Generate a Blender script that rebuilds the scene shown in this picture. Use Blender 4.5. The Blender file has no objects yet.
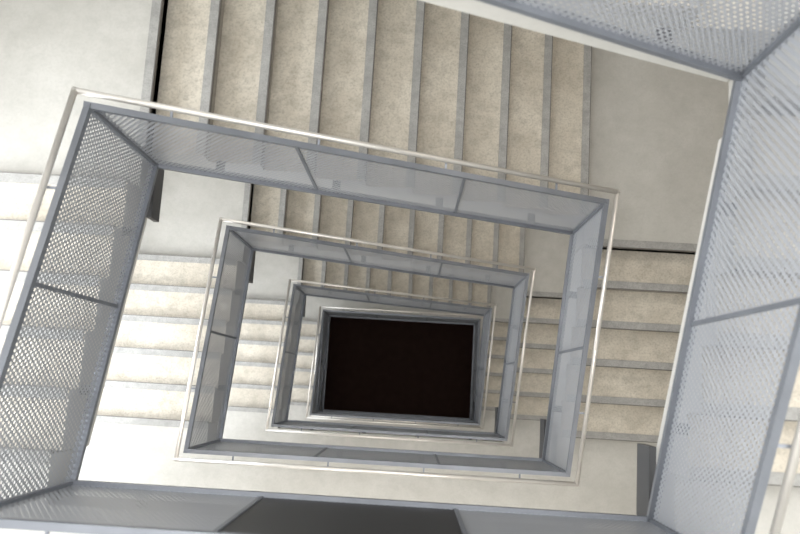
import bpy, bmesh, random
from math import *
from mathutils import Vector, Matrix
random.seed(3)
SC=bpy.context.scene
COL=SC.collection

# ---------------------------------------------------------------- dimensions
W,D=2.838,1.871
HW,HD=W/2,D/2
Q=0.06
PH=0.989
FL=0.95                      # handrail height above floor
TH=.32                       # slab thickness
S={-1:3.06,0:2.83,1:3.745,2:3.47}
TL={-1:3.06,0:0.0,1:-2.83,2:-6.575,3:-10.045}
F1,F2=.452,.786
XO,YO=HW+1.55,HD+1.6         # inner wall faces
GAP=0.03                     # slab edge set back from handrail line
ZTOP,ZBOT=4.6,-17.0

# ---------------------------------------------------------------- materials
def newmat(n):
    m=bpy.data.materials.new(n); m.use_nodes=True
    nt=m.node_tree; b=nt.nodes['Principled BSDF']
    return m,nt,b
def concrete(name,c1,c2,c3,rough=.75,scale=1.0,bump=.15,spot=.55,stain=.25):
    m,nt,b=newmat(name); N=nt.nodes; Lk=nt.links
    tc=N.new('ShaderNodeTexCoord')
    n1=N.new('ShaderNodeTexNoise'); n1.inputs['Scale'].default_value=3.2*scale; n1.inputs['Detail'].default_value=8; n1.inputs['Roughness'].default_value=.65
    n2=N.new('ShaderNodeTexNoise'); n2.inputs['Scale'].default_value=70*scale; n2.inputs['Detail'].default_value=4
    n3=N.new('ShaderNodeTexNoise'); n3.inputs['Scale'].default_value=11*scale; n3.inputs['Detail'].default_value=7; n3.inputs['Roughness'].default_value=.7
    r1=N.new('ShaderNodeValToRGB'); r1.color_ramp.elements[0].position=.34; r1.color_ramp.elements[1].position=.66
    r1.color_ramp.elements[0].color=(*c1,1); r1.color_ramp.elements[1].color=(*c2,1)
    r2=N.new('ShaderNodeValToRGB'); r2.color_ramp.elements[0].position=.45; r2.color_ramp.elements[1].position=.72
    r2.color_ramp.elements[0].color=(0,0,0,1); r2.color_ramp.elements[1].color=(spot,spot,spot,1)
    r3=N.new('ShaderNodeValToRGB'); r3.color_ramp.elements[0].position=.46; r3.color_ramp.elements[1].position=.72
    r3.color_ramp.elements[0].color=(0,0,0,1); r3.color_ramp.elements[1].color=(stain*2,stain*2,stain*2,1)
    mx=N.new('ShaderNodeMix'); mx.data_type='RGBA'; mx2=N.new('ShaderNodeMix'); mx2.data_type='RGBA'
    for n in (n1,n2,n3): Lk.new(tc.outputs['Object'],n.inputs['Vector'])
    Lk.new(n1.outputs['Fac'],r1.inputs['Fac']); Lk.new(n2.outputs['Fac'],r2.inputs['Fac']); Lk.new(n3.outputs['Fac'],r3.inputs['Fac'])
    Lk.new(r2.outputs['Color'],mx.inputs[0]); Lk.new(r1.outputs['Color'],mx.inputs[6]); mx.inputs[7].default_value=(*c3,1)
    Lk.new(r3.outputs['Color'],mx2.inputs[0]); Lk.new(mx.outputs[2],mx2.inputs[6]); mx2.inputs[7].default_value=(*[x*.85 for x in c3],1)
    Lk.new(mx2.outputs[2],b.inputs['Base Color'])
    b.inputs['Roughness'].default_value=rough
    bp=N.new('ShaderNodeBump'); bp.inputs['Strength'].default_value=bump; bp.inputs['Distance'].default_value=.004
    Lk.new(n2.outputs['Fac'],bp.inputs['Height']); Lk.new(bp.outputs['Normal'],b.inputs['Normal'])
    return m
def metal(name,c,metallic=.5,rough=.45,vary=.12):
    m,nt,b=newmat(name); N=nt.nodes; Lk=nt.links
    tc=N.new('ShaderNodeTexCoord'); n=N.new('ShaderNodeTexNoise'); n.inputs['Scale'].default_value=5; n.inputs['Detail'].default_value=5
    r=N.new('ShaderNodeValToRGB'); r.color_ramp.elements[0].position=.3; r.color_ramp.elements[1].position=.7
    r.color_ramp.elements[0].color=(*[x*(1-vary) for x in c],1); r.color_ramp.elements[1].color=(*[min(1,x*(1+vary)) for x in c],1)
    Lk.new(tc.outputs['Object'],n.inputs['Vector']); Lk.new(n.outputs['Fac'],r.inputs['Fac']); Lk.new(r.outputs['Color'],b.inputs['Base Color'])
    b.inputs['Metallic'].default_value=metallic; b.inputs['Roughness'].default_value=rough
    return m
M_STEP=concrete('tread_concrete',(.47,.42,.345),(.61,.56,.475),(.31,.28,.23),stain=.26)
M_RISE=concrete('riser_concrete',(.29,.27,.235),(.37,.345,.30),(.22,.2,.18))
M_NOSE=concrete('nosing_strip',(.28,.275,.26),(.37,.36,.34),(.2,.195,.185),rough=.6,scale=2)
M_NEDGE=metal('nosing_edge',(.13,.12,.11),.3,.5)
M_LAND=concrete('landing_concrete',(.42,.405,.37),(.49,.475,.44),(.37,.355,.325),bump=.05,spot=.3,stain=.15)
M_SOFF=concrete('soffit_plaster',(.55,.53,.49),(.61,.59,.55),(.5,.48,.45),bump=.05,spot=.2,stain=.1)
M_WALL=concrete('wall_plaster',(.60,.60,.58),(.66,.66,.64),(.55,.55,.53),bump=.05,spot=.2,stain=.1)
M_RAIL=metal('handrail_steel',(.60,.57,.53),.55,.35,.06)
M_FRAME=metal('railing_frame_paint',(.155,.165,.185),.3,.42)
M_DARK=metal('bracket_dark_steel',(.05,.05,.052),.3,.5)
M_BLACK=metal('basement_painted_shade',(.11,.06,.045),0,.95)  # darkness of the pit put into the colour of floor and lower walls
M_FILL,_nt,_b=newmat('fill_lamp_glow'); _b.inputs['Base Color'].default_value=(.9,.9,.88,1); _b.inputs['Emission Color'].default_value=(1,.97,.9,1); _b.inputs['Emission Strength'].default_value=2.0  # glowing plate of the added fill lights
def perforated(name,col,dia,pu,met=.3):
    m,nt,b=newmat(name); N=nt.nodes; Lk=nt.links
    uv=N.new('ShaderNodeUVMap'); uv.uv_map='UVMap'
    pv=pu*1.732
    def math(op,a,b_=None):
        n=N.new('ShaderNodeMath'); n.operation=op
        for i,x in enumerate([a,b_]):
            if x is None: continue
            if isinstance(x,(int,float)): n.inputs[i].default_value=x
            else: Lk.new(x,n.inputs[i])
        return n.outputs[0]
    sp=N.new('ShaderNodeSeparateXYZ'); Lk.new(uv.outputs['UV'],sp.inputs[0])
    u=math('DIVIDE',sp.outputs[0],pu); v=math('DIVIDE',sp.outputs[1],pv)
    def cell(uu,vv):
        u1=math('MULTIPLY',math('SUBTRACT',math('FRACT',uu),.5),pu); v1=math('MULTIPLY',math('SUBTRACT',math('FRACT',vv),.5),pv)
        return math('SQRT',math('ADD',math('MULTIPLY',u1,u1),math('MULTIPLY',v1,v1)))
    hole=math('LESS_THAN',math('MINIMUM',cell(u,v),cell(math('ADD',u,.5),math('ADD',v,.5))),dia/2)
    tr=N.new('ShaderNodeBsdfTransparent'); mix=N.new('ShaderNodeMixShader')
    out=N['Material Output']
    Lk.new(hole,mix.inputs[0]); Lk.new(b.outputs[0],mix.inputs[1]); Lk.new(tr.outputs[0],mix.inputs[2]); Lk.new(mix.outputs[0],out.inputs[0])
    b.inputs['Base Color'].default_value=(*col,1); b.inputs['Metallic'].default_value=met; b.inputs['Roughness'].default_value=.45
    return m
M_PERF=perforated('perforated_sheet',(.39,.40,.425),.0145,.0255)
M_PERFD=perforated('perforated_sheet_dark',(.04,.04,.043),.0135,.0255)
def glassy():
    m,nt,b=newmat('window_glass'); N=nt.nodes; Lk=nt.links
    tr=N.new('ShaderNodeBsdfTransparent'); gl=N.new('ShaderNodeBsdfGlossy'); gl.inputs['Roughness'].default_value=.02
    mix=N.new('ShaderNodeMixShader'); mix.inputs[0].default_value=.06
    Lk.new(tr.outputs[0],mix.inputs[1]); Lk.new(gl.outputs[0],mix.inputs[2]); Lk.new(mix.outputs[0],N['Material Output'].inputs[0])
    return m
M_GLASS=glassy()

# ---------------------------------------------------------------- mesh helpers
class MB:
    def __init__(s,name,mats):
        s.name=name; s.bm=bmesh.new(); s.uv=s.bm.loops.layers.uv.new('UVMap'); s.mats=mats
    def mi(s,m): return s.mats.index(m)
    def hexa(s,pts,m):
        vs=[s.bm.verts.new(p) for p in pts]
        for f in [(0,3,2,1),(4,5,6,7),(0,1,5,4),(1,2,6,5),(2,3,7,6),(3,0,4,7)]:
            fc=s.bm.faces.new([vs[i] for i in f]); fc.material_index=s.mi(m)
    def box(s,x0,x1,y0,y1,z0,z1,m):
        s.hexa([(x0,y0,z0),(x1,y0,z0),(x1,y1,z0),(x0,y1,z0),(x0,y0,z1),(x1,y0,z1),(x1,y1,z1),(x0,y1,z1)],m)
    def beam(s,a,b,w,h,m,ext=0.0):
        a=Vector(a);b=Vector(b); d=(b-a); dh=Vector((d.x,d.y,0)); 
        k=ext/ dh.length if dh.length>1e-6 else 0
        a2=a-d*k; b2=b+d*k
        n=Vector((-dh.y,dh.x,0)).normalized()*w/2; z=Vector((0,0,h/2))
        s.hexa([a2-n-z,b2-n-z,b2+n-z,a2+n-z,a2-n+z,b2-n+z,b2+n+z,a2+n+z],m)
    def tube(s,a,b,r,m,ext=0.0,N=14):
        a=Vector(a);b=Vector(b); d=(b-a); dh=Vector((d.x,d.y,0)); k=ext/dh.length
        a2=a-d*k; b2=b+d*k
        n=Vector((-dh.y,dh.x,0)).normalized(); z=n.cross(d).normalized()
        ra=[];rb=[]
        for i in range(N):
            o=n*(r*cos(2*pi*i/N))+z*(r*sin(2*pi*i/N))
            ra.append(s.bm.verts.new(a2+o)); rb.append(s.bm.verts.new(b2+o))
        for i in range(N):
            j=(i+1)%N
            f=s.bm.faces.new([ra[i],ra[j],rb[j],rb[i]]); f.material_index=s.mi(m); f.smooth=True
        for ring in (ra[::-1],rb):
            f=s.bm.faces.new(ring); f.material_index=s.mi(m)
    def poly_extrude(s,prof,ax,o0,o1,m_list):
        v0=[s.bm.verts.new(ax(u,o0,z)) for u,z in prof]; v1=[s.bm.verts.new(ax(u,o1,z)) for u,z in prof]
        n=len(prof)
        for i in range(n):
            j=(i+1)%n
            f=s.bm.faces.new([v0[i],v0[j],v1[j],v1[i]]); f.material_index=s.mi(m_list[i])
        f=s.bm.faces.new(v0[::-1]); f.material_index=s.mi(M_SOFF)
        f=s.bm.faces.new(v1); f.material_index=s.mi(M_SOFF)
    def sheet(s,pts,uvs,m):
        vs=[s.bm.verts.new(p) for p in pts]; f=s.bm.faces.new(vs); f.material_index=s.mi(m)
        for l,u in zip(f.loops,uvs): l[s.uv].uv=u
    def done(s,bevel=0,recalc=True):
        if recalc: bmesh.ops.recalc_face_normals(s.bm,faces=s.bm.faces)
        me=bpy.data.meshes.new(s.name); s.bm.to_mesh(me); s.bm.free()
        for m in s.mats: me.materials.append(m)
        o=bpy.data.objects.new(s.name,me); COL.objects.link(o)
        if bevel:
            b=o.modifiers.new('bevel','BEVEL'); b.width=bevel; b.segments=2; b.limit_method='ANGLE'
        return o

# ---------------------------------------------------------------- flights
def flight(zt,drop,n,u0,u1,o0,o1,axis,sign):
    r=drop/n; t=abs(u1-u0)/(n-1); sg=1 if u1>u0 else -1
    if axis=='x': ax=lambda u,o,z:(u,o,z)
    else: ax=lambda u,o,z:(o,u,z)
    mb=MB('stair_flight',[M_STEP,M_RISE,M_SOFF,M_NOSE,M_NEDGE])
    prof=[];ml=[]
    prof.append((u0,zt)); 
    ml.append(M_RISE)
    for i in range(n-1):
        z=zt-(i+1)*r
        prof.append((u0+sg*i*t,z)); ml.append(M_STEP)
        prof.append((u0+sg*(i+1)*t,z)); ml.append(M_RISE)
    prof.append((u1,zt-drop)); ml.append(M_SOFF)
    prof.append((u1,zt-drop-TH)); ml.append(M_SOFF)
    prof.append((u0,zt-TH-r)); ml.append(M_RISE)
    mb.poly_extrude(prof,ax,o0,o1,ml)
    for i in range(n):
        z=zt-i*r; ue=u0+sg*i*t
        def bar(a,b,za,zb,m):
            A=min(a,b);B=max(a,b)
            if axis=='x': mb.box(A,B,o0+.01,o1-.01,za,zb,m)
            else: mb.box(o0+.01,o1-.01,A,B,za,zb,m)
        bar(ue-sg*.05,ue+sg*.004,z+.0005,z+.004,M_NOSE)
        bar(ue+sg*.0005,ue+sg*.010,z-.03,z+.003,M_NEDGE)
    return mb.done()
def landing(x0,x1,y0,y1,z,th=TH):
    mb=MB('stair_landing',[M_LAND,M_SOFF,M_DARK])
    mb.box(x0,x1,y0,y1,z-th,z,M_LAND)
    return mb.done()
def fill_lamp(x,y,z,en,col=(1,.96,.90)):
    """added fill light under a slab: housing, glowing plate and area light"""
    mb=MB('added_fill_lamp',[M_FRAME,M_FILL])
    a=.30
    mb.box(x-a,x+a,y-a,y+a,z-.035,z-.002,M_FRAME)
    mb.box(x-a+.03,x+a-.03,y-a+.03,y+a-.03,z-.05,z-.035,M_FILL)
    o=mb.done()
    ld=bpy.data.lights.new('added_fill_light','AREA'); ld.size=.52; ld.energy=en; ld.color=col
    lo=bpy.data.objects.new('added_fill_light',ld); COL.objects.link(lo); lo.location=(x,y,z-.056)
    lo.parent=o
xi,yi=HW+GAP,HD+GAP
e=.004
def storey(k):
    s=S[k]; z0=TL[k]-FL; z1=z0-F1*s; z2=z0-F2*s; z3=z0-s
    landing(-XO+e,-HW-e,.735,YO-e,z0)
    flight(z0,F1*s,10,-HW,HW-e,yi,YO-e,'x',1)
    landing(HW+e,XO-e,.784,YO-e,z1)
    flight(z1,(F2-F1)*s,6,.78,-.65,xi,XO-e,'y',1)
    landing(xi,XO-e,-yi,-.654,z2)
    landing(-XO+e,-xi,-yi,-.734,z2)
    landing(-XO+e,XO-e,-YO+e,-yi,z2)
    flight(z2,(1-F2)*s,6,-.73,.731,-XO+e,-xi,'y',1)
    # unseen fill lamps added below the slabs to brighten the storey beneath
    dim={-1:1,0:1,1:.8,2:.6}[k]
    for x in (-1.1,1.1): fill_lamp(x,-HD-.85,z2-TH,26*dim)
    fill_lamp(HW+.8,HD+.75,z1-TH,10*dim,(1,.90,.80))
    fill_lamp(-HW-.8,HD+.75,z0-TH,8*dim)
for k in (-1,0,1,2): storey(k)
zg=TL[3]-FL
mb=MB('floor',[M_LAND])
for a in [(-XO+e,-xi,-YO+e,YO-e),(xi,XO-e,-YO+e,YO-e),(-xi,xi,yi,YO-e),(-xi,xi,-YO+e,-yi)]:
    mb.box(*a,zg-.25,zg-.002,M_LAND)
mb.done()
# ---------------------------------------------------------------- railings
def P(c,z,q=0):
    sx={'TL':-1,'TR':1,'BR':1,'BL':-1}[c]; sy={'TL':1,'TR':1,'BR':-1,'BL':-1}[c]
    return Vector((sx*(HW-q),sy*(HD-q),z))
def rail_side(mb,ca,za,cb,zb,nseg,dark=-1,half=.0009):
    a=P(ca,za);b=P(cb,zb)
    mb.tube(a,b,.0155,M_RAIL,ext=.010)
    qa=Q
    pa=P(ca,za-.03,qa);pb=P(cb,zb-.03,qa)
    ba=P(ca,za-PH,qa);bb=P(cb,zb-PH,qa)
    mb.beam(pa,pb,.030,.035,M_FRAME,ext=.014)
    mb.beam(ba,bb,.046,.030,M_FRAME,ext=.022)
    out=(P(ca,0,0)+P(cb,0,0))/2; out=Vector((out.x,out.y,0)).normalized()
    Lh=Vector((pb.x-pa.x,pb.y-pa.y,0)).length
    d=(pb-pa); d.z=0; d.normalize(); n=Vector((-d.y,d.x,0))
    for i in range(nseg+1):
        t=i/nseg
        A=pa.lerp(pb,t);B=ba.lerp(bb,t)
        mid=0<i<nseg
        w=.018 if mid else .034
        hw=d*w/2; hn=n*(.007 if mid else .016)
        mb.hexa([B-hw-hn,B+hw-hn,B+hw+hn,B-hw+hn,A-hw-hn,A+hw-hn,A+hw+hn,A-hw+hn],M_FRAME)
        if i<nseg:
            t2=(i+1)/nseg
            A2=pa.lerp(pb,t2);B2=ba.lerp(bb,t2)
            for o_ in (half,-half):      # both faces of the punched plate
                off=out*o_
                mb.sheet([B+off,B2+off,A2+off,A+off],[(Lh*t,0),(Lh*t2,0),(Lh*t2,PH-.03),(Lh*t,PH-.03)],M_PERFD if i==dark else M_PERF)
    m=max(2,int(Lh/.62))
    for i in range(m):
        t=(i+.5)/m
        A=pa.lerp(pb,t);H_=A+out*Q; H_.z=A.z+.01
        mb.beam(A,H_,.012,.012,M_FRAME)
        B=ba.lerp(bb,t); mb.beam(B,B+out*(Q+GAP-.002)+Vector((0,0,-.02)),.05,.02,M_DARK)
RM=[M_RAIL,M_FRAME,M_PERF,M_DARK,M_PERFD]
def railing(k):
    s=S[k]; z0=TL[k]; z1=z0-F1*s; z2=z0-F2*s; z3=z0-s
    mb=MB('stair_railing',RM)
    h=.0013 if k==-1 else .0004
    rail_side(mb,'TL',z0,'TR',z1,3,half=h)
    rail_side(mb,'TR',z1,'BR',z2,2,half=h)
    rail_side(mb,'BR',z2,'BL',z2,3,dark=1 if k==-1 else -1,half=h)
    rail_side(mb,'BL',z2,'TL',z3,2,half=.0008 if k==-1 else h)
    x=HW-Q
    mb.box(x-.012,x+.02,-HD+Q,-HD+Q+.34,z2-PH-.20,z2-PH+.0,M_DARK)
    mb.box(-x-.02,-x+.012,HD-Q-.32,HD-Q,z3-PH-.14,z3-PH+.0,M_DARK)
    mb.done()
for k in (-1,0,1,2): railing(k)
mb=MB('stair_railing',RM)
z=TL[3]
rail_side(mb,'TL',z,'TR',z,3);rail_side(mb,'TR',z,'BR',z,2);rail_side(mb,'BR',z,'BL',z,3);rail_side(mb,'BL',z,'TL',z,2)
mb.done()

# ---------------------------------------------------------------- walls
T=.2
def wall(name,axis,face,a0,a1,wins):
    mb=MB(name,[M_WALL,M_BLACK])
    s=1 if face>0 else -1
    f0,f1=sorted((face,face+s*T))
    def pc(a,b,z0,z1,m=M_WALL):
        if axis=='x': mb.box(f0,f1,a,b,z0,z1,m)
        else: mb.box(a,b,f0,f1,z0,z1,m)
    zlist=sorted(wins,key=lambda w:w[2]); zc=zg-.25
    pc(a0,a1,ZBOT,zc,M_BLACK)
    for (w0,w1,z0,z1) in zlist:
        pc(a0,a1,zc,z0); pc(a0,w0,z0,z1); pc(w1,a1,z0,z1); zc=z1
    pc(a0,a1,zc,ZTOP)
    mb.done()
wins=[]
for k in (0,1,2,3):
    fz=TL[k]-FL
    wins.append((-1.5,1.0,fz+.75,fz+2.1))
wall('wall_west','x',-XO,-YO-T,YO+T,wins)
wall('wall_east','x',XO,-YO-T,YO+T,[])
wall('wall_north','y',YO,-XO,XO,[])
wall('wall_south','y',-YO,-XO,XO,[])
for i,(a,b,z0,z1) in enumerate(wins):
    mb=MB('window_%d'%(i+1),[M_FRAME,M_GLASS])
    x0,x1=-XO-.12,-XO-.06; w=.05; g=.002
    mb.box(x0,x1,a+g,b-g,z0+g,z0+w,M_FRAME); mb.box(x0,x1,a+g,b-g,z1-w,z1-g,M_FRAME)
    for yy in (a+g,(a+b)/2-w/2,b-w-g): mb.box(x0,x1,yy,yy+w,z0+w,z1-w,M_FRAME)
    mb.box(-XO-.092,-XO-.088,a+w,b-w,z0+w,z1-w,M_GLASS)
    mb.done()
    ld=bpy.data.lights.new('window_light','AREA'); ld.shape='RECTANGLE'; ld.size=(b-a)*.95; ld.size_y=(z1-z0)*.95
    ld.energy=(150,135,115,90)[i]; ld.color=(.9,.95,1)
    lo=bpy.data.objects.new('window_light',ld); COL.objects.link(lo)
    lo.location=(-XO-.3,(a+b)/2,(z0+z1)/2)
    lo.rotation_euler=Vector((-1,0,.35)).to_track_quat('Z','Y').to_euler()
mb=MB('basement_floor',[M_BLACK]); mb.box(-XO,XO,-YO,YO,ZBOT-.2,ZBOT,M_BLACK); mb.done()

# ---------------------------------------------------------------- lights
def area(name,loc,dirv,sx,sy,en,col):
    ld=bpy.data.lights.new(name,'AREA'); ld.shape='RECTANGLE'; ld.size=sx; ld.size_y=sy; ld.energy=en; ld.color=col
    lo=bpy.data.objects.new(name,ld); COL.objects.link(lo); lo.location=loc
    lo.rotation_euler=Vector([-c for c in dirv]).to_track_quat('Z','Y').to_euler()
area('added_top_fill',(0,0,ZTOP+1.2),(0,0,-1),5.5,4.6,560,(1,.99,.97))  # added soft fill above the open top, no skylight built there
w=bpy.data.worlds.new('World'); SC.world=w; w.use_nodes=True
bg=w.node_tree.nodes['Background']; bg.inputs[0].default_value=(.9,.95,1,1); bg.inputs[1].default_value=1.1

# ---------------------------------------------------------------- camera
cd=bpy.data.cameras.new('Camera'); cam=bpy.data.objects.new('Camera',cd); COL.objects.link(cam)
cam.location=(.2049,-.3181,3.4168); cam.rotation_euler=(.1507,.0119,.0593)
cd.sensor_width=36; cd.lens=35.0; cd.clip_start=.02
cd.dof.use_dof=True; cd.dof.focus_distance=6.0; cd.dof.aperture_fstop=2.2
SC.camera=cam
SC.view_settings.view_transform='Standard'
SC.view_settings.exposure=0.08
